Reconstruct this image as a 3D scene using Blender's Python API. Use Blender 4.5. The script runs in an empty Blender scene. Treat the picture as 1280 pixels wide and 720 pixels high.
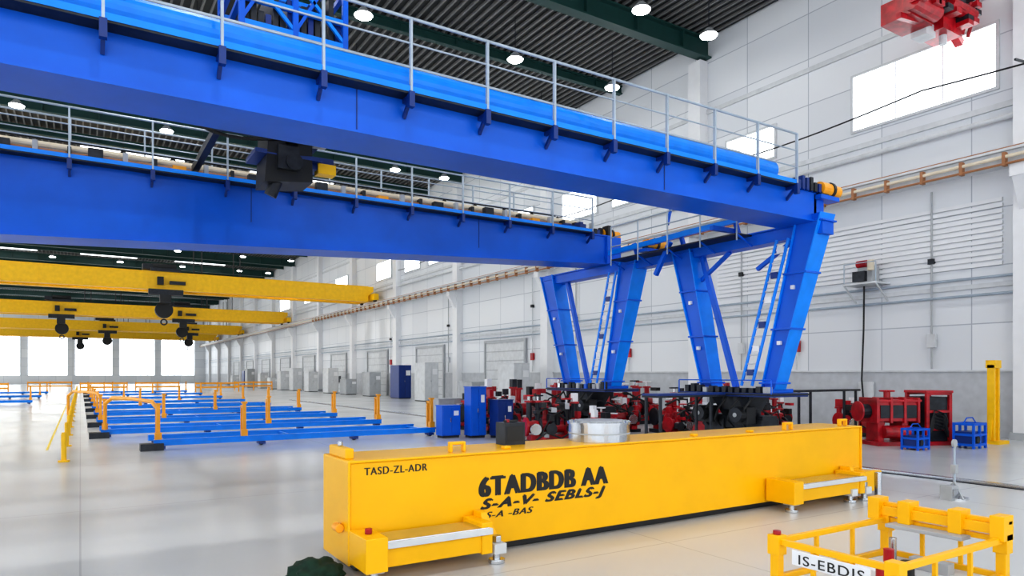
import bpy, bmesh, math, random
from mathutils import Vector, Matrix, noise
random.seed(7)
S=bpy.context.scene
H=2.2
# ---------------------------------------------------------------- materials
def mat(name,col,rough=0.5,metal=0.0,var=0.08,scale=3.0,bump=0.0,emit=None,es=0,spec=0.5):
    m=bpy.data.materials.new(name); m.use_nodes=True
    nt=m.node_tree; b=nt.nodes['Principled BSDF']
    b.inputs['Roughness'].default_value=rough; b.inputs['Metallic'].default_value=metal
    b.inputs['Specular IOR Level'].default_value=spec
    tc=nt.nodes.new('ShaderNodeTexCoord'); nz=nt.nodes.new('ShaderNodeTexNoise')
    nz.inputs['Scale'].default_value=scale; nz.inputs['Detail'].default_value=4
    nt.links.new(tc.outputs['Object'],nz.inputs['Vector'])
    r=nt.nodes.new('ShaderNodeValToRGB')
    c=Vector(col)
    r.color_ramp.elements[0].position=0.3; r.color_ramp.elements[1].position=0.7
    r.color_ramp.elements[0].color=(*(c*(1-var)),1); r.color_ramp.elements[1].color=(*[min(1,x*(1+var)) for x in c],1)
    nt.links.new(nz.outputs['Fac'],r.inputs['Fac']); nt.links.new(r.outputs['Color'],b.inputs['Base Color'])
    if bump:
        bp=nt.nodes.new('ShaderNodeBump'); bp.inputs['Strength'].default_value=bump
        nt.links.new(nz.outputs['Fac'],bp.inputs['Height']); nt.links.new(bp.outputs['Normal'],b.inputs['Normal'])
    if emit:
        b.inputs['Emission Color'].default_value=(*emit,1); b.inputs['Emission Strength'].default_value=es
    return m
M={}
M['blue']=mat('crane_blue_paint',(0.0,0.115,0.66),0.36,0,0.12,0.8,spec=.35)
M['lblue']=mat('crane_light_blue',(0.0,0.25,0.94),0.35,0,0.08,spec=.35)
M['dblue']=mat('dark_blue_paint',(0.001,0.03,0.2),0.4)
M['yellow']=mat('yellow_paint',(0.93,0.49,0.0),0.38,0,0.04,1.5,spec=.35)
M['cyellow']=mat('crane_yellow',(0.95,0.54,0.0),0.45)
M['orange']=mat('orange_paint',(0.93,0.38,0.01),0.45)
M['red']=mat('red_paint',(0.42,0.006,0.015),0.35,0,0.35,4)
M['galv']=mat('galvanised_steel',(0.4,0.47,0.55),0.4,0.3)
M['steel']=mat('brushed_steel',(0.55,0.57,0.6),0.22,0.95)
M['black']=mat('black_rubber',(0.008,0.009,0.011),0.5)
M['dark']=mat('dark_machinery',(0.02,0.024,0.032),0.45,0.3,0.4,6)
M['grey']=mat('grey_paint',(0.42,0.44,0.46),0.5)
M['band']=mat('grey_wall_base',(0.5,0.52,0.55),0.5)
M['lgrey']=mat('light_grey_paint',(0.62,0.64,0.66),0.5)
M['white']=mat('white_paint',(0.8,0.81,0.83),0.5,0,0.02)
M['beige']=mat('beige_steel',(0.72,0.64,0.5),0.5)
M['brown']=mat('brown_insulator',(0.36,0.16,0.07),0.6)
M['green']=mat('dark_green_steel',(0.01,0.055,0.05),0.5)
M['dgreen']=mat('green_cloth',(0.006,0.03,0.016),0.9,0,0.4,8,0.5)
M['roof']=mat('roof_sheet',(0.02,0.022,0.024),0.5,0,0.2,0.4)
M['rib']=mat('roof_rib',(0.2,0.2,0.195),0.5,0.2)
M['glass']=mat('daylight_glazing',(0.8,0.85,0.9),0.3,0,0.02,emit=(0.93,0.97,1.0),es=2.4)
M['lamp']=mat('lamp_glow',(1,1,1),0.3,0,0,emit=(1,0.99,0.96),es=28)
M['ink']=mat('black_ink',(0.006,0.006,0.006),0.5)
M['fyellow']=mat('floor_yellow',(0.85,0.62,0.05),0.6)
def wallmat():
    m=mat('white_wall_panels',(0.8,0.82,0.84),0.45,0,0.04,0.3)
    nt=m.node_tree; b=nt.nodes['Principled BSDF']
    tc=nt.nodes['Texture Coordinate']; sp=nt.nodes.new('ShaderNodeSeparateXYZ'); cb=nt.nodes.new('ShaderNodeCombineXYZ')
    nt.links.new(tc.outputs['Object'],sp.inputs[0])
    ad=nt.nodes.new('ShaderNodeMath'); ad.operation='ADD'
    nt.links.new(sp.outputs['X'],ad.inputs[0]); nt.links.new(sp.outputs['Y'],ad.inputs[1])
    nt.links.new(ad.outputs[0],cb.inputs[0]); nt.links.new(sp.outputs['Z'],cb.inputs[1])
    br=nt.nodes.new('ShaderNodeTexBrick'); br.offset=0; br.inputs['Scale'].default_value=1
    br.inputs['Brick Width'].default_value=3.25; br.inputs['Row Height'].default_value=2.0
    br.inputs['Mortar Size'].default_value=0.02; br.inputs['Mortar Smooth'].default_value=0.1
    br.inputs['Color1'].default_value=(0.78,0.80,0.825,1); br.inputs['Color2'].default_value=(0.69,0.715,0.75,1)
    br.inputs['Mortar'].default_value=(0.42,0.45,0.5,1)
    nt.links.new(cb.outputs[0],br.inputs['Vector'])
    nt.links.new(br.outputs['Color'],b.inputs['Base Color'])
    return m
M['wall']=wallmat()
def floormat():
    m=mat('polished_concrete',(0.6,0.62,0.635),0.3,0,0.05,0.25)
    nt=m.node_tree; b=nt.nodes['Principled BSDF']
    tc=nt.nodes['Texture Coordinate']
    br=nt.nodes.new('ShaderNodeTexBrick'); br.offset=0; br.inputs['Scale'].default_value=1
    br.inputs['Brick Width'].default_value=6.5; br.inputs['Row Height'].default_value=6.5
    br.inputs['Mortar Size'].default_value=0.012
    br.inputs['Color1'].default_value=(1,1,1,1); br.inputs['Color2'].default_value=(0.96,0.965,0.97,1)
    br.inputs['Mortar'].default_value=(0.78,0.78,0.78,1)
    nt.links.new(tc.outputs['Object'],br.inputs['Vector'])
    mx=nt.nodes.new('ShaderNodeMix'); mx.data_type='RGBA'; mx.blend_type='MULTIPLY'; mx.inputs[0].default_value=1
    r=nt.nodes['Color Ramp']
    nt.links.new(r.outputs['Color'],mx.inputs[6]); nt.links.new(br.outputs['Color'],mx.inputs[7])
    nt.links.new(mx.outputs[2],b.inputs['Base Color'])
    n2=nt.nodes.new('ShaderNodeTexNoise'); n2.inputs['Scale'].default_value=0.35
    nt.links.new(tc.outputs['Object'],n2.inputs['Vector'])
    mr=nt.nodes.new('ShaderNodeMapRange'); mr.inputs[3].default_value=0.16; mr.inputs[4].default_value=0.3
    nt.links.new(n2.outputs['Fac'],mr.inputs[0]); nt.links.new(mr.outputs[0],b.inputs['Roughness'])
    b.inputs['Specular IOR Level'].default_value=0.65
    return m
M['floor']=floormat()
# ---------------------------------------------------------------- mesh builder
class MB:
    def __init__(s): s.v=[];s.f=[];s.m=[];s.mats=[]
    def mi(s,k):
        if k not in s.mats: s.mats.append(k)
        return s.mats.index(k)
    def add(s,vs,fs,k):
        o=len(s.v); s.v+= [tuple(v) for v in vs]; i=s.mi(k)
        for f in fs: s.f.append([o+a for a in f]); s.m.append(i)
    def box(s,x0,x1,y0,y1,z0,z1,k):
        vs=[(x0,y0,z0),(x1,y0,z0),(x1,y1,z0),(x0,y1,z0),(x0,y0,z1),(x1,y0,z1),(x1,y1,z1),(x0,y1,z1)]
        s.add(vs,[(0,3,2,1),(4,5,6,7),(0,1,5,4),(1,2,6,5),(2,3,7,6),(3,0,4,7)],k)
    def hexa(s,vs,k): s.add(vs,[(0,3,2,1),(4,5,6,7),(0,1,5,4),(1,2,6,5),(2,3,7,6),(3,0,4,7)],k)
    def beam(s,p,q,w,h,k,w2=None,h2=None,up=(0,0,1)):
        p=Vector(p);q=Vector(q);d=(q-p).normalized();u=Vector(up)
        if abs(d.dot(u))>.98:u=Vector((0,1,0))
        a=d.cross(u).normalized();b=a.cross(d).normalized()
        w2=w2 or w;h2=h2 or h
        vs=[]
        for c,ww,hh in((p,w,h),(q,w2,h2)):
            for sa,sb in((-1,-1),(1,-1),(1,1),(-1,1)): vs.append(c+a*sa*ww/2+b*sb*hh/2)
        s.hexa(vs,k)
    def cyl(s,p,q,r,k,n=12,r2=None):
        p=Vector(p);q=Vector(q);d=(q-p).normalized();u=Vector((0,0,1))
        if abs(d.dot(u))>.95:u=Vector((0,1,0))
        a=d.cross(u).normalized();b=a.cross(d).normalized();r2=r if r2 is None else r2
        vs=[];
        for c,rr in((p,r),(q,r2)):
            for i in range(n):
                t=2*math.pi*i/n; vs.append(c+a*math.cos(t)*rr+b*math.sin(t)*rr)
        fs=[(i,(i+1)%n,n+(i+1)%n,n+i) for i in range(n)]+[tuple(range(n))[::-1],tuple(range(n,2*n))]
        s.add(vs,fs,k)
    def path(s,pts,r,k,n=8):
        for i in range(len(pts)-1): s.cyl(pts[i],pts[i+1],r,k,n)
    def ring(s,c,ax,R,r,k,n=20):
        c=Vector(c);ax=Vector(ax).normalized();u=Vector((0,0,1)) if abs(ax.z)<.9 else Vector((1,0,0))
        a=ax.cross(u).normalized();b=ax.cross(a)
        s.path([c+a*R*math.cos(2*math.pi*i/n)+b*R*math.sin(2*math.pi*i/n) for i in range(n+1)],r,k,6)
    def obj(s,name,parent=None,bevel=0,loc=None):
        me=bpy.data.meshes.new(name); me.from_pydata(s.v,[],s.f)
        for k in s.mats: me.materials.append(M[k])
        me.polygons.foreach_set('material_index',s.m)
        me.update()
        bm=bmesh.new();bm.from_mesh(me);bmesh.ops.recalc_face_normals(bm,faces=bm.faces);bm.to_mesh(me);bm.free()
        o=bpy.data.objects.new(name,me); S.collection.objects.link(o)
        if parent: o.parent=parent
        if loc: o.location=loc
        if bevel:
            b=o.modifiers.new('bevel','BEVEL');b.width=bevel;b.segments=2;b.limit_method='ANGLE'
        return o
def empty(name,loc=(0,0,0)):
    e=bpy.data.objects.new(name,None);S.collection.objects.link(e);e.location=loc;return e
# ---------------------------------------------------------------- room
WX=27; YE=190; CZ=19.3; XL=-30; YB=-14
b=MB(); b.box(XL,WX,YB,YE,-.2,0,'floor'); b.obj('floor')
b=MB(); b.box(WX,WX+.3,YB,YE,0,CZ,'wall'); b.obj('wall_right')
b=MB(); b.box(XL,WX,YE,YE+.3,0,CZ,'wall'); b.obj('wall_far')
def open_wall(name,horizontal):  # unseen walls, openings left empty to let world light fill the hall
    b=MB()
    L0,L1=(YB,YE) if not horizontal else (XL,WX)
    def bx(a0,a1,z0,z1,k,t=.3):
        if horizontal: b.box(a0,a1,YB-t,YB,z0,z1,k)
        else: b.box(XL-t,XL,a0,a1,z0,z1,k)
    bx(L0,L1,0,.8,'white'); bx(L0,L1,CZ-.8,CZ,'white')
    a=L0
    while a<L1: bx(a,a+.3,.8,CZ-.8,'white'); a+=6.5
    for z in (5,9.5,14): bx(L0,L1,z,z+.15,'white')
    b.obj(name)
open_wall('wall_left',False); open_wall('wall_back',True)
b=MB(); b.box(XL,WX,YB,YE,CZ,CZ+.2,'roof')
x=XL+.3
while x<WX: b.box(x,x+.09,YB,YE,CZ-.12,CZ,'rib'); x+=.42
b.obj('ceiling')
bys=[4.6,11.2,17.8,24.2]+[24.2+6.6*i for i in range(1,25)]
for i,y in enumerate(bys):
    b=MB()
    deep=(i%2==1)
    h=1.0 if deep else .5; z1=CZ-.13; w=.55 if deep else .3
    b.box(XL+.02,WX-.02,y-w/2,y+w/2,z1-.08,z1,'green');b.box(XL+.02,WX-.02,y-w/2,y+w/2,z1-h,z1-h+.08,'green')
    b.box(XL+.02,WX-.02,y-.04,y+.04,z1-h+.08,z1-.08,'green')
    x=XL+1
    while x<WX: b.box(x,x+.05,y-w/2+.02,y+w/2-.02,z1-h+.08,z1-.08,'green'); x+=3
    b.obj('roof_beam')
sky=[]
for k in (8,12,16,20,24):
    y=bys[k]+2.5; sky.append(y)
    b=MB()
    for xx in (-24,-12,0,12): b.box(xx,xx+7,y,y+1.6,CZ-.2,CZ-.15,'glass')
    b.obj('skylight')
cols=[-3,10.1,24.6]+[38+13*i for i in range(12)]
b=MB()
for y in cols:
    b.box(WX-.55,WX,y-.4,y+.4,0,CZ-1.2,'white')
    b.box(WX-.6,WX,y-.5,y+.5,0,.25,'grey')
    b.box(WX-1.2,WX-.55,y-.25,y+.25,8.7,9.09,'white')
    b.hexa([(WX-.56,y-.2,7.7),(WX-.55,y-.2,7.7),(WX-.55,y+.2,7.7),(WX-.56,y+.2,7.7),(WX-1.15,y-.2,8.7),(WX-.55,y-.2,8.7),(WX-.55,y+.2,8.7),(WX-1.15,y+.2,8.7)],'white')
b.obj('wall_column')
b=MB()
b.box(WX-1.15,WX-.75,YB,YE,9.1,9.16,'lgrey');b.box(WX-1.0,WX-.9,YB,YE,9.16,9.6,'lgrey');b.box(WX-1.15,WX-.75,YB,YE,9.6,9.68,'lgrey')
b.box(WX-.99,WX-.91,YB,YE,9.68,9.76,'brown')
b.cyl((WX-1.3,YB,9.35),(WX-1.3,YE,9.35),.06,'beige');b.cyl((WX-1.3,YB,9.12),(WX-1.3,YE,9.12),.04,'brown')
y=0
while y<90: b.box(WX-1.36,WX-1.16,y,y+.1,9.05,9.5,'brown'); y+=1.3
b.obj('crane_runway')
b=MB()
b.box(WX-.04,WX,YB,YE,0,2.3,'band')
for z,h in((2.3,.06),(5.25,.16),(11.4,.2),(15.4,.2)): b.box(WX-.1,WX,YB,YE,z,z+h,'lgrey')
for z in (5.0,5.6): b.cyl((WX-.2,YB,z),(WX-.2,YE,z),.05,'galv')
b.cyl((WX-.25,YB,11.0),(WX-.25,YE,11.0),.09,'lgrey')
b.obj('trim_1')
def window(n,y0,y1,z0,z1):
    b=MB(); b.box(WX-.05,WX-.01,y0,y1,z0,z1,'glass')
    for (a,c,e,f) in((y0-.1,y1+.1,z0-.1,z0),(y0-.1,y1+.1,z1,z1+.1),(y0-.1,y0,z0,z1),(y1,y1+.1,z0,z1)): b.box(WX-.1,WX,a,c,e,f,'lgrey')
    for k in range(1,int((y1-y0)/1.5)): 
        yy=y0+k*(y1-y0)/int((y1-y0)/1.5); b.box(WX-.08,WX-.05,yy-.02,yy+.02,z0,z1,'white')
    b.obj('window_%d'%n)
n=1
for y0,y1,z1 in ((3,9.3,14.4),(11.2,16.4,14.4),(20.2,22.9,13.6),(27,31.5,14.2),(33,36.5,14),(40,44,14),(46,49.5,14),(53,57,14),(59,62.5,14),(66,70,14),(79.5,84,14),(92,98,14),(106,112,14)):
    window(n,y0,y1,12.2,z1); n+=1
for i in range(6):
    b=MB();x=-28+9*i;b.box(x,x+7.5,YE-.05,YE,2,14,'glass')
    for k in range(6): b.box(x+k*1.5-.04,x+k*1.5+.04,YE-.12,YE-.05,2,14,'white')
    b.obj('window_%d'%n);n+=1
b=MB()
for (y0,y1) in ((2,9.5),(11.0,23.5)):
    z=6.0
    while z<8.4: b.box(WX-.1,WX,y0,y1,z,z+.13,'white'); z+=.2
b.obj('wall_louvre')
dn=1
for y in cols[3:12]:
    b=MB();y0=y+3;y1=y+8.5
    b.box(WX-.12,WX-.04,y0,y1,0,4.6,'lgrey')
    b.box(WX-.2,WX-.04,y0-.2,y0,0,4.8,'grey');b.box(WX-.2,WX-.04,y1,y1+.2,0,4.8,'grey');b.box(WX-.2,WX-.04,y0,y1,4.6,4.8,'grey')
    z=.4
    while z<4.5: b.box(WX-.14,WX-.12,y0,y1,z,z+.06,'grey'); z+=.7
    b.box(WX-.15,WX-.12,y0+1.8,y0+2.6,1.2,2.0,'dark')
    b.obj('door_%d'%dn);dn+=1
# ---------------------------------------------------------------- high bay lamps
def lamp(x,y,z=17.2,power=420,light=True):
    b=MB(); b.cyl((0,0,.1),(0,0,CZ-.125-z),.02,'dark',6); b.cyl((0,0,-.02),(0,0,.28),.4,'grey',20,.14)
    b.cyl((0,0,-.08),(0,0,-.02),.34,'lamp',20)
    o=b.obj('high_bay_lamp',loc=(x,y,z))
    if light:
        l=bpy.data.lights.new('lamp_light','SPOT');l.energy=power;l.spot_size=math.radians(140);l.spot_blend=.7;l.shadow_soft_size=.3
        l.color=(1,.98,.95)
        lo=bpy.data.objects.new('bulb',l);S.collection.objects.link(lo);lo.parent=o;lo.location=(0,0,-.12)
for j,y in enumerate((2.5,8.5,14.5,21,27.5,34,41,47,54,61,70,80,92,105,120,140)):
    if any(s-1<y<s+2.6 for s in sky): y=[s for s in sky if s-1<y<s+2.6][0]-1.6
    for i,x in enumerate((-20,-12.5,-5,2.5,10,17.5,23.5)):
        lit=(j%2==0 and i%2==1)
        lamp(x+(2 if j%2 else 0)*(i<6),y,17.2,(1700 if i<5 else 1000) if y<60 else 2800,lit)
# ---------------------------------------------------------------- gantry crane
G=empty('gantry_crane')
XG0,XG1=-10.4,15.2
def girder(name,y0,w,x0,x1,zt,zb0,zb1,key='blue'):
    b=MB()
    b.hexa([(x0,y0,zb0),(x1,y0,zb1),(x1,y0+w,zb1),(x0,y0+w,zb0),(x0,y0,zt),(x1,y0,zt),(x1,y0+w,zt),(x0,y0+w,zt)],key)
    b.hexa([(x0,y0-.05,zb0-.04),(x1,y0-.05,zb1-.04),(x1,y0+w+.05,zb1-.04),(x0,y0+w+.05,zb0-.04),(x0,y0-.05,zb0),(x1,y0-.05,zb1),(x1,y0+w+.05,zb1),(x0,y0+w+.05,zb0)],key)
    b.box(x0,x1,y0-.05,y0+w+.05,zt,zt+.04,key)
    for xs in (x0+6.5,x0+14,x0+20.5):
        b.box(xs-.008,xs+.008,y0-.012,y0,max(zb0,zb1)+.02,zt,'dblue')
    b.box(x0,x1,y0+w*.5-.04,y0+w*.5+.04,zt+.04,zt+.12,'steel')
    return b.obj(name,G)
girder('girder_near',10.2,.9,XG0,XG1,6.62,5.95,5.95)
girder('girder_far',17.9,1.0,XG0,XG1,6.85,4.75,5.97)
b=MB()
b.cyl((XG0,10.55,7.02),(13.9,10.55,7.02),.25,'lblue',24)
b.cyl((XG0,18.9,7.42),(14.5,18.9,7.42),.09,'beige',12); b.cyl((XG0,18.7,7.25),(14.5,18.7,7.25),.05,'brown',8)
b.box(XG0,14.6,19.0,19.06,7.1,7.36,'beige')
for i in range(14):
    x=-9+i*1.75; b.box(x,x+.12,10.4,10.7,6.66,6.8,'dblue'); b.box(x,x+.08,18.6,19.1,6.89,7.4,'dark')
    b.box(x+.4,x+.7,18.45,18.65,6.9,7.28+.06*(i%3),'dark' if i%3 else 'orange')
    b.box(x+1.1,x+1.2,18.45,18.6,6.9,7.4,'grey')
b.obj('conduit',G)
def railing(name,y,z,x0,x1,h=1.12,step=1.38,walk=None,xoff=3.0):
    b=MB()
    k='galv'
    x=x0+((xoff-x0)%step); xs=[]
    while x<=x1: xs.append(x); x+=step
    for x in xs:
        b.box(x-.018,x+.018,y-.03,y+.03,z-.12,z+h,k)
        if walk:
            b.beam((x,y,z-.05),(x,walk,z-.32),.05,.06,'dblue')
            b.box(x-.03,x+.03,min(y,walk),max(y,walk),z-.1,z-.02,'dblue')
            b.box(x-.045,x+.045,y-.05,y+.05,z-.24,z-.0,'dblue')
    for hh,r in((h,.026),(h*.66,.016),(h*.33,.016)): b.cyl((xs[0],y,z+hh),(xs[-1],y,z+hh),r,k,8)
    b.box(xs[0],xs[-1],y-.01,y+.01,z,z+.09,'lblue' if walk else k)
    if walk: b.box(xs[0],xs[-1],min(y,walk),max(y,walk),z-.03,z,'dark')
    b.obj(name,G)
railing('railing_near_front',9.92,6.62,XG0,15.0,1.15,walk=10.2)
railing('railing_near_back',11.5,6.62,XG0,15.0,1.15,walk=11.1)
railing('railing_far_front',17.6,6.87,XG0,15.0,1.1,walk=17.9,step=1.6)
railing('railing_far_back',19.9,7.3,XG0,15.0,1.15,walk=18.9,step=1.6)
def endframe(X,name):
    b=MB()
    xa,xb=X-.22,X+.22
    b.box(xa,xb,9.95,21.8,5.6,5.9,'blue'); b.box(xa-.06,xb+.06,9.9,21.85,5.9,5.94,'blue')
    b.box(X-.2,X+.2,10.2,11.1,5.9,6.6,'blue'); b.box(X-.3,X+.3,17.8,19.0,5.9,6.85,'blue')
    b.box(xa-.6,xa,12,17,5.86,5.9,'dark')
    for y in (12,13.25,14.5,15.75,17): b.cyl((xa-.6,y,5.7),(xa-.6,y,6.95),.024,'galv',8); b.beam((xa,y,5.6),(xa-.6,y,5.86),.05,.05,'blue')
    for z in (6.3,6.6,6.95): b.cyl((xa-.6,12,z),(xa-.6,17,z),.02,'galv',8)
    def leg(yt0,yt1,yb0,yb1,zt=5.95,zb=1.8):
        b.hexa([(xa+.06,yb0,zb),(xb-.06,yb0,zb),(xb-.06,yb1,zb),(xa+.06,yb1,zb),(xa-.05,yt0,zt),(xb+.05,yt0,zt),(xb+.05,yt1,zt),(xa-.05,yt1,zt)],'blue')
        for (yt,yb) in ((yt0,yb0),(yt1,yb1)):
            b.hexa([(xa+.0,yb-.02,zb),(xb,yb-.02,zb),(xb,yb+.02,zb),(xa+.0,yb+.02,zb),(xa-.11,yt-.02,zt),(xb+.05,yt-.02,zt),(xb+.05,yt+.02,zt),(xa-.11,yt+.02,zt)],'lblue')
        for t in (.04,.36,.68,.96):
            y0=yb0+(yt0-yb0)*t;y1=yb1+(yt1-yb1)*t;z=zb+(zt-zb)*t
            b.box(xa-.08,xb+.08,y0-.05,y1+.05,z-.025,z+.025,'blue')
        for t in (.3,.62):
            y0=(yb0+yb1)/2+((yt0+yt1)/2-(yb0+yb1)/2)*t; z=zb+(zt-zb)*t; b.box(xa-.07,xa+.02,y0-.05,y0+.05,z-.14,z-.04,'white')
    leg(9.95,10.6,11.3,11.72,6.1); leg(14.15,14.85,13.35,13.75)
    leg(16.4,17.15,17.7,18.1); leg(21.0,21.75,19.9,20.35)
    b.beam((X,13.9,5.6),(X,12.7,1.85),.14,.14,'blue')
    b.beam((X,20.4,5.6),(X,19.2,1.85),.14,.14,'blue')
    b.beam((X,10.9,5.6),(X,12.0,5.0),.1,.1,'blue'); b.beam((X,14.0,4.9),(X,12.9,5.6),.1,.1,'blue')
    for (yt,yb) in ((10.95,12.05),(17.45,18.45)):
        for o in (-.17,.17): b.beam((xa-.15,yt+o,5.6),(xa-.15,yb+o,1.9),.05,.07,'lblue')
        for i in range(16):
            t=(i+.5)/16; y=yb+(yt-yb)*t; z=1.9+3.7*t
            b.cyl((xa-.15,y-.17,z),(xa-.15,y+.17,z),.02,'lgrey',6)
        for i in range(6):
            t=(i+.6)/6; y=yb+(yt-yb)*t; z=1.9+3.7*t
            b.box(xa-.19,xa-.12,y-.12,y+.08,z-.1,z+.06,'white' if i%2 else 'dblue')
    b.obj(name+'_legs',G,bevel=.012)
    b=MB()
    for (y0,y1) in ((11.0,14.1),(17.4,20.7)):
        b.box(X-.75,X+.75,y0,y1,1.62,1.72,'dblue'); b.box(X-.55,X+.55,y0+.3,y1-.3,1.72,1.82,'blue')
        b.box(X-.78,X+.78,y0-.03,y1+.03,1.66,1.70,'dark')
        c=(y0+y1)/2
        for i in range(13):
            yy=y0+.15+i*.22
            b.box(X-.7,X-.5,yy,yy+.14,1.72,1.84+.12*random.random(),random.choice(['dark','grey','steel','red','dark','blue']))
        for q in (y0,y1):
            b.cyl((X-.75,q,1.7),(X-.75,q,2.05),.02,'blue',6)
        b.cyl((X-.75,y0,2.05),(X-.75,y1,2.05),.018,'blue',6)
        b.cyl((X,c,1.25),(X,c,1.64),.5,'dark',20); b.beam((X,c,1.64),(X,c,1.0),.9,1.3,'dark',.5,.7)
        b.box(X-.3,X+.3,c-.95,c+.95,.75,1.1,'dark')
        for q in (-.62,.62):
            b.box(X-.36,X-.28,c+q-.34,c+q+.34,.35,1.0,'dark');b.box(X+.28,X+.36,c+q-.34,c+q+.34,.35,1.0,'dark')
            b.cyl((X-.2,c+q,.46),(X+.2,c+q,.46),.4,'black',24)
            b.cyl((X-.42,c+q,.46),(X+.42,c+q,.46),.1,'steel',12)
            b.cyl((X-.95,c+q,1.15),(X-.4,c+q,1.15),.19,'black',16); b.box(X-.75,X-.4,c+q-.2,c+q+.2,.9,1.35,'black')
            b.cyl((X-.98,c+q,1.15),(X-.95,c+q,1.15),.2,'dark',16); b.cyl((X-1.0,c+q,1.15),(X-.98,c+q,1.15),.06,'grey',10)
        for i in range(5):
            q=-.9+.42*i; b.path([(X-.6,c+q,1.62),(X-.85,c+q+.1,1.3),(X-.8,c+q+.25,1.0),(X-.5,c+q+.3,.8)],.03,'black')
    b.obj(name+'_bogies',G,bevel=.01)
endframe(15.3,'right'); endframe(-10.2,'left')
b=MB()
for (x,y,z) in ((15.75,10.2,6.75),(16.1,10.9,6.75),(15.6,18.3,7.02),(15.4,15.9,6.3)):
    b.box(x-.6,x+.15,y-.16,y+.16,z-.28,z-.18,'blue')
    b.cyl((x-.45,y,z),(x-.05,y,z),.17,'orange',16);b.cyl((x-.02,y,z),(x+.3,y,z),.15,'orange',16);b.cyl((x-.08,y,z),(x,y,z),.2,'dark',16)
    b.box(x-.5,x-.2,y-.1,y+.1,z-.2,z-.1,'dark')
for i in range(10):
    x=13.4+.2*i; b.box(x,x+.13,18.0+.1*(i%3),18.3,6.9,7.1+.18*random.random(),random.choice(['dark','dblue','black']))
    x=14.2+.16*i; b.box(x,x+.1,10.1,10.4,6.62,6.8+.15*random.random(),random.choice(['dark','dblue','beige']))
b.obj('end_motors',G)
b=MB()
b.beam((15.0,11.2,6.4),(15.0,17.7,6.25),.12,.16,'lblue'); b.beam((14.2,12.6,6.1),(15.1,12.6,6.1),.12,.12,'blue')
for y in (12.5,14.5,16.5): b.beam((15.0,y,6.4),(15.2,y,5.9),.1,.1,'blue')
b.beam((14.7,14.6,6.1),(14.7,15.2,5.2),.12,.12,'blue');b.beam((14.6,14.6,6.6),(15.2,14.9,7.9),.07,.07,'blue')
b.obj('end_walkway_frame',G)
b=MB()
tx=3.4
for dx in (-1.0,1.0):
    b.box(tx+dx-.07,tx+dx+.07,10.9,18.6,7.2,7.36,'dark')
    for y in (10.95,18.4): b.cyl((tx+dx-.1,y,6.95),(tx+dx+.1,y,6.95),.22,'dark',16)
zc0,zc1=7.36,10.4
for dx in (-.95,.0,.95):
    for y in (13.0,15.2): b.beam((tx+dx,y,zc0),(tx+dx,y,zc1),.1,.1,'blue')
for z in (8.55,9.0,9.6,10.3):
    for y in (13.0,15.2): b.beam((tx-.95,y,z),(tx+.95,y,z),.09,.09,'lblue')
    for dx in (-.95,.95): b.beam((tx+dx,13,z),(tx+dx,15.2,z),.09,.09,'blue')
b.box(tx-1,tx+1,13,15.2,8.5,8.56,'dblue')
for a in(-.95,0): b.beam((tx+a,13,8.6),(tx+a+.95,13,10.3),.06,.06,'blue'); b.beam((tx+a+.95,13,8.6),(tx+a,13,9.6),.06,.06,'lblue')
for i in range(14):
    xx=tx-.9+.13*i; b.box(xx,xx+.1,13.1,14.6,8.58,8.8+.7*random.random(),random.choice(['dblue','blue','dark','dark']))
b.obj('trolley_cage',G)
b=MB()
hy=14.0
b.box(tx-1.25,tx+.8,hy-.5,hy+.5,7.0,7.16,'dark'); b.box(tx-1.0,tx+.9,hy-.6,hy-.5,7.05,7.12,'lgrey')
b.cyl((tx-.6,hy-.2,7.5),(tx+.7,hy-.2,7.5),.3,'black',20); b.cyl((tx-1.0,hy-.3,7.4),(tx-.7,hy-.3,7.4),.2,'dark',16)
b.hexa([(tx-.42,hy-.4,5.9),(tx+.5,hy-.4,6.0),(tx+.5,hy+.4,6.0),(tx-.42,hy+.4,5.9),(tx-.35,hy-.5,7.0),(tx+.45,hy-.5,7.0),(tx+.45,hy+.5,7.0),(tx-.35,hy+.5,7.0)],'black')
b.box(tx-.6,tx+.68,hy-.45,hy+.45,6.42,6.5,'dblue'); b.box(tx-.2,tx+.2,hy-.55,hy-.4,6.15,6.6,'dark'); b.cyl((tx+.1,hy-.6,6.3),(tx+.1,hy-.5,6.3),.16,'dark',16)
b.box(tx+.5,tx+.95,hy-.3,hy+.1,6.3,6.55,'dblue'); b.box(tx+.62,tx+.98,hy-.36,hy-.1,6.22,6.42,'cyellow')
b.cyl((tx-.1,hy-.2,6.1),(tx-.25,hy-.1,5.7),.12,'dark')
for i in range(60):
    a=random.uniform(-1.6,.9); z=random.uniform(6.9,7.9) if a<-.5 else random.uniform(6.6,7.9)
    b.box(tx+a,tx+a+random.uniform(.08,.3),hy-.7,hy-.7+.3,z,z+random.uniform(.05,.2),random.choice(['dark','black','grey','dblue','dark','lgrey','black']))
for k in range(8):
    x=tx-.5+.14*k; b.cyl((x,hy,7.3),(x,hy,8.5),.018,'black',6)
for s_ in range(4):
    pts=[]
    for i in range(13):
        t=i/12; pts.append((tx-3.4+2.9*t+.12*s_,13.2+.1*s_,8.3-1.2*t**.8-.9*math.sin(math.pi*t)*.6-.12*s_))
    b.path(pts,.035,'black')
b.obj('trolley_hoist',G)
b=MB()
x=-9
while x<14:
    w=1.1;pts=[(x+w*i/6,19.4,7.7-.4*math.sin(math.pi*i/6)) for i in range(7)];b.path(pts,.03,'black',6); x+=w
b.cyl((-9,19.4,7.72),(14,19.4,7.72),.03,'dark',6)
b.obj('festoon_cable',G)
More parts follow.
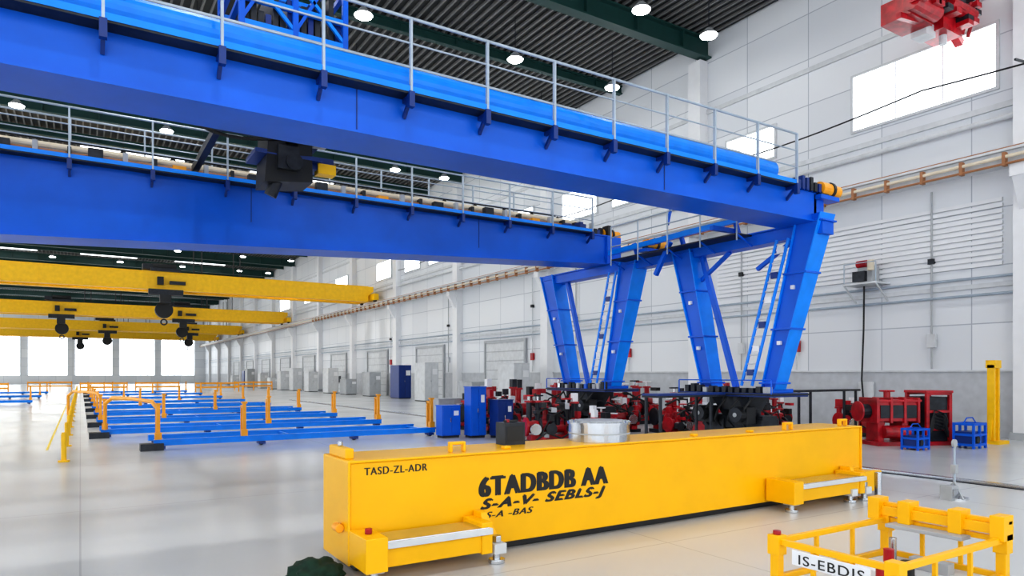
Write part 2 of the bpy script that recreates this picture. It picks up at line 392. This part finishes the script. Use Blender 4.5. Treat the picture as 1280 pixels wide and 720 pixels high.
for X in (15.3,-10.2):
    b=MB(); b.box(X-.08,X+.08,-6,60,0.015,.06,'steel'); b.box(X-.16,X+.16,-6,60,0,.015,'dark'); b.obj('floor_rail')
# ---------------------------------------------------------------- yellow floor beam
BX0,BX1,BY0,BY1=2.5,12.2,7.3,8.15
B=empty('yellow_load_beam')
b=MB()
b.box(BX0,BX1,BY0,BY1,.1,1.22,'yellow'); b.box(BX0-.02,BX1+.02,BY0-.03,BY1+.03,1.22,1.25,'yellow')
b.box(BX0+.1,BX1-.1,BY0+.1,BY1-.1,0,.1,'black')  # black filler stands in for the shadowed gap under the beam
b.box(BX0-.03,BX0,BY0-.03,BY1+.03,.1,1.25,'yellow'); b.box(BX1,BX1+.03,BY0-.03,BY1+.03,.1,1.25,'yellow')
for x in (3.9,10.3,11.9):
    y=BY0+.12
    for o in(-.09,.09): b.box(x+o-.02,x+o+.02,y,y+.08,1.25,1.36,'yellow')
    b.box(x-.11,x+.11,y,y+.08,1.34,1.38,'yellow')
b.box(2.5,2.6,7.45,8.05,1.25,1.37,'yellow'); b.cyl((2.54,7.75,1.37),(2.54,7.75,1.43),.03,'steel')
for x in (4.6,8.0,9.3): b.box(x-.05,x+.05,BY0+.1,BY0+.2,1.25,1.29,'yellow')
b.obj('box_body',B,bevel=.015)
b=MB()
def stab(x0,x1,bx):
    b.box(x0,x1,6.82,7.12,.16,.38,'yellow'); b.box(x0+.05,x1-.03,6.78,7.2,.40,.45,'steel'); b.box(x0+.02,x1,6.75,6.8,.37,.44,'lgrey')
    b.box(x0-.12,x0+.12,6.74,7.27,.14,.5,'yellow'); b.box(x1-.12,x1+.02,6.8,7.27,.14,.5,'yellow')
    b.hexa([(x1+.02,6.95,.26),(x1+.2,6.95,.26),(x1+.2,7.27,.26),(x1+.02,7.27,.26),(x1+.02,7.08,.56),(x1+.1,7.08,.56),(x1+.1,7.27,.56),(x1+.02,7.27,.56)],'yellow')
    for x in bx:
        b.cyl((x,6.88,.04),(x,6.88,.30),.045,'steel',12); b.cyl((x,6.88,0),(x,6.88,.05),.1,'steel',16); b.box(x-.08,x+.08,6.78,6.98,.12,.24,'lgrey')
        b.cyl((x,6.88,.24),(x,6.88,.32),.06,'steel',6)
stab(2.6,4.0,(2.62,4.12)); stab(9.6,11.5,(9.6,11.2,11.62))
b.box(11.6,11.9,6.85,7.27,.14,.5,'yellow'); b.box(11.75,12.3,6.95,7.1,.2,.46,'yellow')
b.cyl((12.1,6.9,0),(12.1,6.9,.45),.06,'steel')
b.cyl((2.42,7.4,.5),(2.42,7.55,.5),.05,'orange')
b.cyl((2.6,7.0,.5),(2.6,7.0,.56),.04,'red')
b.obj('stabilisers',B,bevel=.008)
def text(s,x,z,size,width,parent,y=BY0-.002,shear=0,bold=(0,),rot=(math.pi/2,0,0)):
    for i,dx in enumerate(bold):
        c=bpy.data.curves.new('lettering','FONT'); c.body=s; c.size=size; c.shear=shear; c.extrude=.002; c.space_character=1.15
        c.materials.append(M['ink']); o=bpy.data.objects.new('lettering',c); S.collection.objects.link(o)
        o.location=(x,y-.0004*i,z+(.012 if i==1 and len(bold)>2 else 0)); o.rotation_euler=rot; bpy.context.view_layer.update()
        if width: o.scale.x=width/max(.01,o.dimensions.x)
        o.location.x+=dx
        o.parent=parent
text('6TADBDB AA',4.1,.70,.34,2.0,B,bold=(0,.018,.036,.052))
text('S-A-V- SEBLS-J',4.12,.545,.17,1.95,B,shear=.35,bold=(0,.015,.03))
text('S-A -BAS',4.2,.43,.11,.7,B,shear=.35,bold=(0,.01))
text('TASD-ZL-ADR',2.66,1.08,.12,.76,B,bold=(0,.006))
b=MB(); b.cyl((0,0,0.0),(0,0,.24),.44,'steel',48); b.cyl((0,0,.24),(0,0,.27),.46,'steel',48); b.cyl((0,0,.27),(0,0,.29),.36,'grey',32); b.cyl((0,0,.1),(0,0,.12),.445,'grey',48)
for i in range(24):
    a=i*math.pi/12; b.cyl((.42*math.cos(a),.42*math.sin(a),.27),(.42*math.cos(a),.42*math.sin(a),.285),.018,'grey',6)
b.obj('steel_drum',loc=(6.35,7.72,1.252))
b=MB(); b.box(-.16,.16,-.12,.12,0,.3,'dark'); b.box(-.13,.13,-.125,-.12,.05,.25,'black'); b.cyl((-.05,0,.3),(-.05,0,.34),.03,'red'); b.box(-.1,.1,-.02,.02,.3,.33,'black')
b.obj('control_box',loc=(4.95,7.9,1.251),bevel=.008)
bm=bmesh.new(); bmesh.ops.create_icosphere(bm,subdivisions=4,radius=1)
for v in bm.verts:
    n_=noise.noise(v.co*2.3)*.3+noise.noise(v.co*6)*.12
    v.co*= (1+n_); v.co.x*=.28; v.co.y*=.26; v.co.z=max(v.co.z,-.55)*.15+.08
    v.co.z=max(v.co.z,0)
me=bpy.data.meshes.new('tarpaulin_bundle');bm.to_mesh(me);bm.free();me.materials.append(M['dgreen'])
for p in me.polygons:p.use_smooth=True
o=bpy.data.objects.new('tarpaulin_bundle',me);S.collection.objects.link(o);o.location=(2.12,7.3,0)
# ---------------------------------------------------------------- yellow cart frame bottom right
b=MB(); x0,x1,y0,y1=4.5,6.0,2.45,3.35; zt=.95
for (x,y) in ((x0,y0),(x1,y0),(x0,y1),(x1,y1)):
    b.box(x-.035,x+.035,y-.035,y+.035,.1,zt+.02,'yellow'); b.cyl((x,y,0),(x,y,.1),.05,'black'); b.box(x-.05,x+.05,y-.05,y+.05,zt-.12,zt+.03,'yellow')
for z in (zt-.02,zt-.3,.2):
    for y in (y0,y1): b.box(x0,x1,y-.022,y+.022,z-.022,z+.022,'yellow')
    for x in (x0,x1): b.box(x-.022,x+.022,y0,y1,z-.022,z+.022,'yellow')
for t in (.33,.66):
    for y in (y0,y1): b.box(x0+(x1-x0)*t-.015,x0+(x1-x0)*t+.015,y-.015,y+.015,zt-.3,zt,'yellow')
    for x in (x0,x1): b.box(x-.015,x+.015,y0+(y1-y0)*t-.015,y0+(y1-y0)*t+.015,zt-.3,zt,'yellow')
b.box(x0+.03,x1-.03,y0+.03,y1-.03,.6,.63,'lgrey')
b.box(x0-.032,x0-.024,y0+.15,y1-.15,zt-.16,zt-.05,'white')
b.box(x1-.06,x1+.02,y0-.02,y1+.12,zt+.02,zt+.1,'yellow'); b.box(x1-.02,x1+.04,y0-.05,y1+.14,zt+.1,zt+.13,'yellow')
b.box(x1-.2,x1-.05,y0+.2,y1-.1,zt-.05,zt-.02,'grey')
for y in (y0,y0+.3,y1-.2,y1+.06): b.box(x1-.1,x1+.06,y-.05,y+.05,zt-.02,zt+.17,'yellow')
b.box(5.0,5.3,2.8,3.1,.63,.74,'white');b.cyl((5.5,3.05,.63),(5.5,3.05,.8),.04,'red');b.cyl((5.4,2.85,.63),(5.4,2.85,.76),.05,'black');b.cyl((5.65,3.1,.63),(5.65,3.1,.86),.03,'steel')
b.cyl((4.85,2.75,.63),(4.85,2.75,.82),.03,'red');b.box(4.8,5.0,2.6,2.7,.63,.7,'black')
b.cyl((x0,y1,zt+.03),(x0,y1,zt+.06),.03,'red')
b.box(5.7,5.8,2.7,3.0,.63,.72,'grey')
CART=b.obj('yellow_cart',bevel=.006)
text('IS-EBDIS',x0-.034,zt-.145,.1,.5,CART,y=y1-.2,rot=(math.pi/2,0,-math.pi/2))
b=MB();b.cyl((0,0,0),(0,0,.03),.22,'steel',20)
for a in range(3): b.beam((0,0,.3),(.22*math.cos(a*2.1),.22*math.sin(a*2.1),.02),.03,.03,'grey')
b.cyl((0,0,.03),(0,0,1.0),.02,'galv');b.box(-.05,.05,-.04,.04,.45,.6,'grey');b.cyl((0,-.02,.98),(0,.02,.98),.07,'grey',16);b.box(-.3,-.1,-.1,.1,0,.25,'grey');b.box(-.28,-.12,-.12,-.1,.05,.2,'steel')
b.obj('gauge_stand',loc=(13.1,6.1,0))
# ---------------------------------------------------------------- overhead yellow cranes
def overhead(y,x1=26.3,tx=(8,)):
    E=empty('overhead_crane',(0,y,0)); b=MB()
    for dy in (0,2.4):
        b.box(-29,x1-.8,dy,dy+.7,9.85,11.35,'cyellow'); b.box(-29,x1-.8,dy-.08,dy+.78,11.35,11.42,'cyellow'); b.box(-29,x1-.8,dy-.08,dy+.78,9.8,9.87,'cyellow')
        for x in range(-27,25,4): b.box(x,x+.08,dy-.03,dy,9.9,11.3,'cyellow')
        b.hexa([(x1-.8,dy,10.4),(x1-.2,dy,10.9),(x1-.2,dy+.7,10.9),(x1-.8,dy+.7,10.4),(x1-.8,dy,11.4),(x1-.2,dy,11.4),(x1-.2,dy+.7,11.4),(x1-.8,dy+.7,11.4)],'cyellow')
    b.box(x1-.5,x1+.0,-1,4,9.95,10.6,'cyellow')
    for dy in (-.5,3.5): b.cyl((x1-.35,dy,10.05),(x1-.1,dy,10.05),.28,'dark',16)
    b.obj('girder',E)
    for t in tx:
        b=MB(); b.box(t-1.2,t+1.2,-.3,3.3,11.42,11.7,'dark'); b.cyl((t-1,1.5,11.95),(t+1,1.5,11.95),.4,'black',16); b.box(t-1.8,t-1,.2,1.2,11.6,12.1,'dark')
        b.box(t-1.4,t+1.4,-.5,.0,9.3,9.8,'dark');b.box(t-.5,t+.4,-.6,0,8.6,9.3,'black'); b.box(t-.7,t-.2,-.6,-.1,10.2,10.9,'black');b.box(t+.3,t+1.6,-.3,-.05,10.3,10.6,'dark')
        for k in(-.3,.3): b.cyl((t+k,1.5,8.2),(t+k,1.5,11.5),.04,'black',6)
        b.cyl((t,1.2,8.1),(t,1.8,8.1),.75,'black',20); b.ring((t,1.5,7.0),(0,1,0),.25,.07,'dark',14)
        for k in (2.5,3.2,6,6.6): b.cyl((t+k,1.5,11.4),(t+k,1.5,16),.05,'black',6)
        b.obj('hoist',E)
    return E
overhead(68.8,tx=(6.5,)); overhead(104,tx=(12.0,-2)); overhead(138,tx=(4,17)); overhead(166,tx=(0,))
# ---------------------------------------------------------------- assembly stands
def stand(x0,x1,y,link=None,dense=True):
    b=MB()
    for yy in ((0,1.9) if y<50 else (0,)):
        b.box(x0,x1,yy-.07,yy+.07,.12,.28,'lblue'); b.box(x0,x1,yy-.1,yy+.1,.27,.3,'lblue')
        for i in range(4):
            x=x0+(x1-x0)*i/3; x=min(max(x,x0+.2),x1-.2)
            b.box(x-.1,x+.1,yy-.18,yy+.18,.04,.12,'dblue'); b.cyl((x,yy-.1,.06),(x,yy+.1,.06),.06,'black',10)
    for x in ((x0+.12,x0+2.5,x1-.12) if dense else (x0+.12,x0+5.6,x1-.12)):
        b.box(x-.09,x+.09,-.09,.09,.3,.5,'orange')
        b.box(x-.05,x+.05,-.05,.05,.3,1.3,'orange'); b.box(x-.08,x+.08,-.08,.08,1.3,1.36,'orange')
        b.box(x-.05,x+.05,.25,.33,.3,1.2,'orange'); b.box(x-.05,x+.05,0,.33,1.15,1.24,'orange')
    for x in (x0+.3,x0+4,x1-.3): b.box(x-.04,x+.04,0,1.9 if y<50 else .1,.2,.25,'lblue')
    if link:
        a=x0+.12; p=[(a,.3,1.2),(a-.1,.8,1.38),(a-.5,link*.5,1.42),(a-1,link-.5,1.4),(a-1.2,link-.1,1.2),(a-1.2,link,.3)]
        b.path(p,.06,'orange',10)
    b.box(x0-.35,x0+.25,-.25,.2,0,.2,'dark')
    return b.obj('assembly_stand',loc=(0,y,0))
rows=(22.4,27.6,33.5,40,47.5,56,66,78,90)
for i,y in enumerate(rows): stand(1.8 if i==0 else .6,10.8,y,5.0 if i in(0,2) else None,i%2==0)
for i,y in enumerate((62,76,92)): stand(-10,-3,y)
for i in range(20):
    y=20.6+4.4*i; x=-.35
    b=MB(); b.cyl((0,0,0),(0,0,.7),.06,'cyellow',12); b.cyl((0,0,0),(0,0,.04),.13,'cyellow',14); b.cyl((0,0,.7),(0,0,.74),.045,'cyellow',10)
    b.obj('yellow_bollard',loc=(x,y,0))
b=MB(); b.box(-.85,-.79,24,110,.001,.004,'fyellow')
b.obj('floor_marking')
for i in range(8):
    b=MB(); 
    for z in (.5,1.0): b.box(0,5,-.04,.04,z,z+.2,'orange')
    for x in (0,2.5,5): b.box(x-.06,x+.06,-.06,.06,0,1.25,'orange')
    b.obj('orange_barrier',loc=(-24+6*i,100+random.uniform(-8,14),0))
# ---------------------------------------------------------------- cabinets
def cabinet(x,y,w,d,h,k,name):
    b=MB(); b.box(-w/2,w/2,-d/2,d/2,.08,h,k); b.box(-w/2+.03,w/2-.03,-d/2+.03,d/2-.03,0,.08,'dark')
    b.box(-w/2+.03,-.01,-d/2-.02,-d/2,.12,h-.05,k); b.box(.01,w/2-.03,-d/2-.02,-d/2,.12,h-.05,k)
    b.box(-.06,-.03,-d/2-.05,-d/2-.02,h*.5,h*.5+.15,'steel'); b.box(.08,w/2-.08,-d/2-.03,-d/2-.02,h*.7,h*.85,'white')
    b.box(-w/2-.02,w/2+.02,-d/2-.02,d/2+.02,h,h+.03,k); return b.obj(name,loc=(x,y,0),bevel=.01)
cabinet(10.9,21.5,.7,.5,1.1,'blue','tool_cabinet');cabinet(11.7,21.0,.6,.5,1.75,'blue','tool_cabinet');cabinet(12.4,20.4,.6,.6,1.3,'dblue','tool_cabinet')
cabinet(12.8,25,1.4,.6,1.2,'grey','tool_cabinet')
for i in range(16):
    y=30+i*7+random.uniform(-2,2); cabinet(25.0+random.uniform(-1,.2),y,1.2,2.0,random.uniform(1.6,3.2),random.choice(['lgrey','lgrey','grey','dblue','grey']),'electrical_cabinet')
# ---------------------------------------------------------------- red machines
def valve(x,y,s=1.0,rot=0,seed=0,L=1.8,name='red_pump_unit'):
    R=random.Random(seed); b=MB()
    b.box(-L/2,L/2,-.35,.35,0,.12,'dark'); b.box(-L/2+.1,L/2-.1,-.25,.25,.12,.3,'red')
    b.cyl((-L/2,0,.55),(L/2,0,.55),.2,'red',18)
    for t in (-.5,-.25,0,.25,.5): b.cyl((L*t-.04,0,.55),(L*t+.04,0,.55),.3,R.choice(['red','red','dark']),18)
    for i in range(6):
        t=-.44+.175*i; h=R.uniform(.9,1.35); xx=L*t; yy=R.uniform(-.2,.25)
        b.cyl((xx,yy,.6),(xx,yy,h),.09,R.choice(['red','red','dark']),14); b.cyl((xx,yy,h),(xx,yy,h+.06),.15,'red',16); b.cyl((xx,yy,h+.06),(xx,yy,h+.22),.05,'steel')
        q=R.random()
        if q<.4: b.ring((xx,yy,h+.22),(0,0,1),.15,.025,R.choice(['red','white','dark']),14)
        elif q<.75: b.box(xx-.09,xx+.09,yy-.1,yy+.1,h+.06,h+.33,R.choice(['dark','white','red']))
        else: b.cyl((xx,yy,h+.1),(xx,yy,h+.3),.11,R.choice(['dark','white']),12)
    for i in range(14):
        xx=-L*.48+L*.9*R.random(); z=R.uniform(.1,1.2); w=R.uniform(.08,.25)
        b.box(xx,xx+w,-.5,-.2,z,z+R.uniform(.06,.22),R.choice(['dark','red','black','grey','red','dark']))
    for t in (-.4,-.1,.3):
        b.cyl((L*t,-.2,.5),(L*t,-.52,.5),.12,R.choice(['red','dark']),14);b.cyl((L*t,-.5,.5),(L*t,-.56,.5),.18,R.choice(['red','steel','dark']),16)
    b.path([(-L*.4,-.35,.95),(-L*.2,-.45,1.15),(L*.2,-.4,.8),(L*.4,-.3,.7)],.035,'black')
    b.path([(-L*.45,-.5,.1),(-L*.2,-.55,.4),(L*.1,-.5,.2),(L*.4,-.5,.5)],.03,'black')
    b.path([(-L*.3,-.45,.3),(-L*.1,-.5,.9),(L*.15,-.5,1.1),(L*.3,-.5,.3)],.025,'black')
    o=b.obj(name,loc=(x,y,0),bevel=.006); o.rotation_euler.z=rot; o.scale=(s,s,s); return o
for i,(x,y,s,r,L) in enumerate([(12.7,17.8,1.0,-.3,1.7),(13.2,15.9,.8,.1,1.3),(17.3,20.2,1.0,-.3,2.0),(19.5,18.9,1.1,-.2,2.0),(17.9,17.2,.85,.0,1.6),(22.0,16.9,1.0,-.2,2.0),(23.6,14.2,1.0,-.3,1.6),(14.2,24.2,1.2,0,2.2),(24,20.5,1.1,.1,2.2),(20.5,23,1.25,0,2.4),(17.2,24.5,1.3,0,2.4),(19.2,14.9,.9,-.2,2.0),(19.8,16.6,.95,-.3,1.8),(17.2,15.4,.8,.2,1.3),(13.3,22.2,1.0,.1,1.4)]):
    valve(x,y,s,r,i+3,L)
b=MB()
b.box(-1.25,1.25,-.5,.5,0,.12,'red')
b.box(-1.2,.2,-.4,.4,.75,1.35,'red'); b.box(-1.1,.1,-.43,-.4,.85,1.25,'dark'); b.box(-1.25,.25,-.45,.45,1.35,1.42,'red')
for x in (-1.2,-.75,-.3,.15): b.box(x-.04,x+.04,-.46,.46,.7,1.48,'red')
b.cyl((-.95,-.3,.42),(-.05,-.3,.42),.2,'red',18)
b.cyl((-1.55,0,1.05),(-1.2,0,1.05),.22,'dark',16);b.cyl((-1.6,0,1.05),(-1.55,0,1.05),.32,'red',18)
for x in (-1.0,-.2): b.box(x-.1,x+.1,-.3,.3,.12,.75,'red')
b.box(.45,1.15,-.42,.42,.12,1.5,'dark')
for x in (.42,1.18):
    for y in(-.45,.45): b.box(x-.05,x+.05,y-.05,y+.05,.1,1.65,'red')
for z in (.5,1.05,1.6):
    b.box(.4,1.2,-.5,-.42,z-.04,z+.04,'red'); b.box(.4,1.2,.42,.5,z-.04,z+.04,'red')
b.box(.35,1.25,-.52,.52,1.62,1.7,'red')
b.ring((.8,-.5,.75),(0,1,0),.25,.04,'black')
for i in range(6): b.path([(.45,-.5,.3+.04*i),(.6,-.55,.6+.1*i),(.9,-.55,.5+.1*i),(1.1,-.5,.25+.03*i)],.018,'black',6)
b.cyl((-.6,0,1.42),(-.6,0,1.65),.1,'red');b.ring((-.6,0,1.68),(0,0,1),.2,.03,'red')
o=b.obj('red_pump_skid',loc=(22.0,11.7,0),bevel=.01); o.rotation_euler.z=-.45
for (x,y,s) in ((22.6,10.1,.9),(20.7,10.7,.75)):
    b=MB()
    for z in (.12,.45,.8):
        for yy in (-.3,.3): b.box(-.42,.42,yy-.03,yy+.03,z-.04,z+.04,'blue')
        for xx in (-.4,.4): b.box(xx-.03,xx+.03,-.3,.3,z-.04,z+.04,'blue')
    for xx in (-.4,0,.4):
        for yy in (-.3,.3): b.box(xx-.035,xx+.035,yy-.035,yy+.035,0,.84,'blue')
    b.box(-.38,.38,-.28,.28,.15,.55,'dblue'); b.cyl((-.2,-.36,.3),(-.2,-.3,.3),.12,'dark')
    b.path([(-.4,0,.84),(-.2,0,1.0),(.2,0,1.0),(.4,0,.84)],.02,'blue')
    o=b.obj('blue_crate',loc=(x,y,0)); o.scale=(s,s,s)
b=MB(); b.box(-.35,.35,-.3,.3,0,.1,'cyellow')
for o_ in (-.15,.15): b.box(o_-.05,o_+.05,-.1,.1,.1,2.5,'cyellow')
z=.2
while z<2.4: b.beam((-.15,0,z),(.15,0,z+.25),.05,.12,'cyellow'); z+=.25
b.box(-.2,.2,-.14,.14,2.4,2.65,'cyellow'); b.beam((-.3,0,.1),(-.16,0,1.0),.05,.1,'cyellow');b.beam((.3,0,.1),(.16,0,1.0),.05,.1,'cyellow')
b.obj('yellow_stanchion',loc=(24.6,10.3,0))
b=MB(); b.box(12.0,14.4,12.3,12.9,1.66,1.72,'dblue'); b.box(16.2,21.6,12.9,13.4,1.66,1.72,'dark')
b.box(12.0,14.4,12.28,12.9,1.62,1.67,'dark'); b.box(16.1,16.2,12.3,13.4,1.62,1.72,'dark')
for x in (12.1,13.9): 
    for y in (12.35,12.85): b.box(x-.03,x+.03,y-.03,y+.03,0,1.66,'dark')
for x in (16.6,19,21.4):
    for y in (12.95,13.35): b.box(x-.03,x+.03,y-.03,y+.03,0,1.66,'dark')
b.obj('steel_service_bench')
b=MB(); y=15.6; x=WX
b.box(x-1.0,x,y-.7,y+.7,5.75,5.82,'lgrey'); b.box(x-.6,x-.1,y-.3,y+.3,5.82,6.5,'grey'); b.cyl((x-.6,y-.1,6.6),(x-.6,y+.3,6.6),.14,'red')
b.box(x-.8,x-.6,y-.1,y+.4,5.9,6.3,'dark');b.cyl((x-.7,y-.3,6.3),(x-.7,y-.3,6.7),.12,'beige')
for yy in(-.65,.65): b.cyl((x-.95,y+yy,5.8),(x-.95,y+yy,6.6),.02,'galv'); b.beam((x-.95,y+yy,5.75),(x-.1,y+yy,5.1),.05,.05,'lgrey')
b.cyl((x-.95,y-.65,6.6),(x-.95,y+.65,6.6),.02,'galv')
b.path([(x-.3,y+.2,5.8),(x-.25,y+.25,4.0),(x-.3,y+.3,2.0),(x-.3,y+.2,.8)],.035,'black')
b.box(x-.2,x-.1,y-.1,y+.5,1.0,1.9,'lgrey')
b.obj('wall_service_unit')
for i,y in enumerate((8.2,13.3,19,22,30,35,40,53,66)):
    b=MB(); b.cyl((WX-.12,y,2.4),(WX-.12,y,9.0),.035,'grey' if i%2 else 'lgrey',8); b.box(WX-.2,WX-.04,y-.15,y+.15,3.2,3.7,'lgrey' if i%2 else 'red'); b.box(WX-.22,WX-.04,y-.1,y+.1,6.9-.6*(i%3),7.1-.6*(i%3),'dark')
    b.obj('wall_conduit')
b=MB(); 
dz=.5
def P(x,y,z): return (x,y,z+dz)
b.beam(P(26.9,12.3,14.8),P(22.2,12.3,15.1),.4,.5,'red'); b.beam(P(22.6,12.2,14.4),P(25.4,12.8,14.0),.5,.45,'red')
b.box(22.6,23.9,11.8,12.8,13.3+dz,14.0+dz,'red'); b.box(24.4,25.6,11.7,12.6,13.3+dz,14.1+dz,'red'); b.cyl(P(22.4,11.7,13.6),P(23.9,11.7,13.6),.27,'red',14)
b.cyl(P(24.3,11.5,14.0),P(25.9,11.5,14.0),.22,'red',14); b.beam(P(22.2,12,13.2),P(24.8,12.1,13.6),.16,.18,'red'); b.beam(P(25.4,12.3,14.4),P(26.8,12.3,13.6),.25,.25,'red')
b.box(23.9,24.5,12,12.5,13.1+dz,13.5+dz,'lgrey'); b.cyl(P(25.0,12,13.0),P(25.0,12,13.4),.12,'lgrey')
for i in range(11): b.beam(P(22.1+.4*i,11.4,14.6),P(22.5+.4*i,11.9,13.6),.09,.09,random.choice(['red','red','dark']))
for i in range(22): 
    xx=22.2+random.random()*3.6; zz=13.5+dz+random.random()*1.3; b.box(xx,xx+.35,11.3,11.7,zz,zz+.16,random.choice(['red','dark','red','red']))
b.obj('red_wall_hoist')
b=MB(); pts=[]
for i in range(60):
    y=2+i*1.0; pts.append((25.6,y,12.4-.35*math.sin(math.pi*((y/13)%1))))
b.path(pts,.03,'black',6)
for yy in cols[1:5]: b.beam((25.6,yy,12.4),(WX-.56,yy,12.5),.06,.06,'dark')
b.obj('power_cable')
# ---------------------------------------------------------------- world + camera
w=bpy.data.worlds.new('world');S.world=w;w.use_nodes=True
w.node_tree.nodes['Background'].inputs[0].default_value=(0.93,0.965,1.0,1); w.node_tree.nodes['Background'].inputs[1].default_value=2.0
cam=bpy.data.cameras.new('camera');cam.lens=857/1280*36;cam.sensor_width=36;cam.shift_y=108/1280;cam.clip_end=500
co=bpy.data.objects.new('camera',cam);S.collection.objects.link(co);co.location=(0,0,H);co.rotation_euler=(math.pi/2,0,-math.radians(32.2))
S.camera=co
S.view_settings.view_transform='Standard'
try: S.view_settings.look='Medium High Contrast'
except Exception as e: print(e)
S.view_settings.exposure=0.22
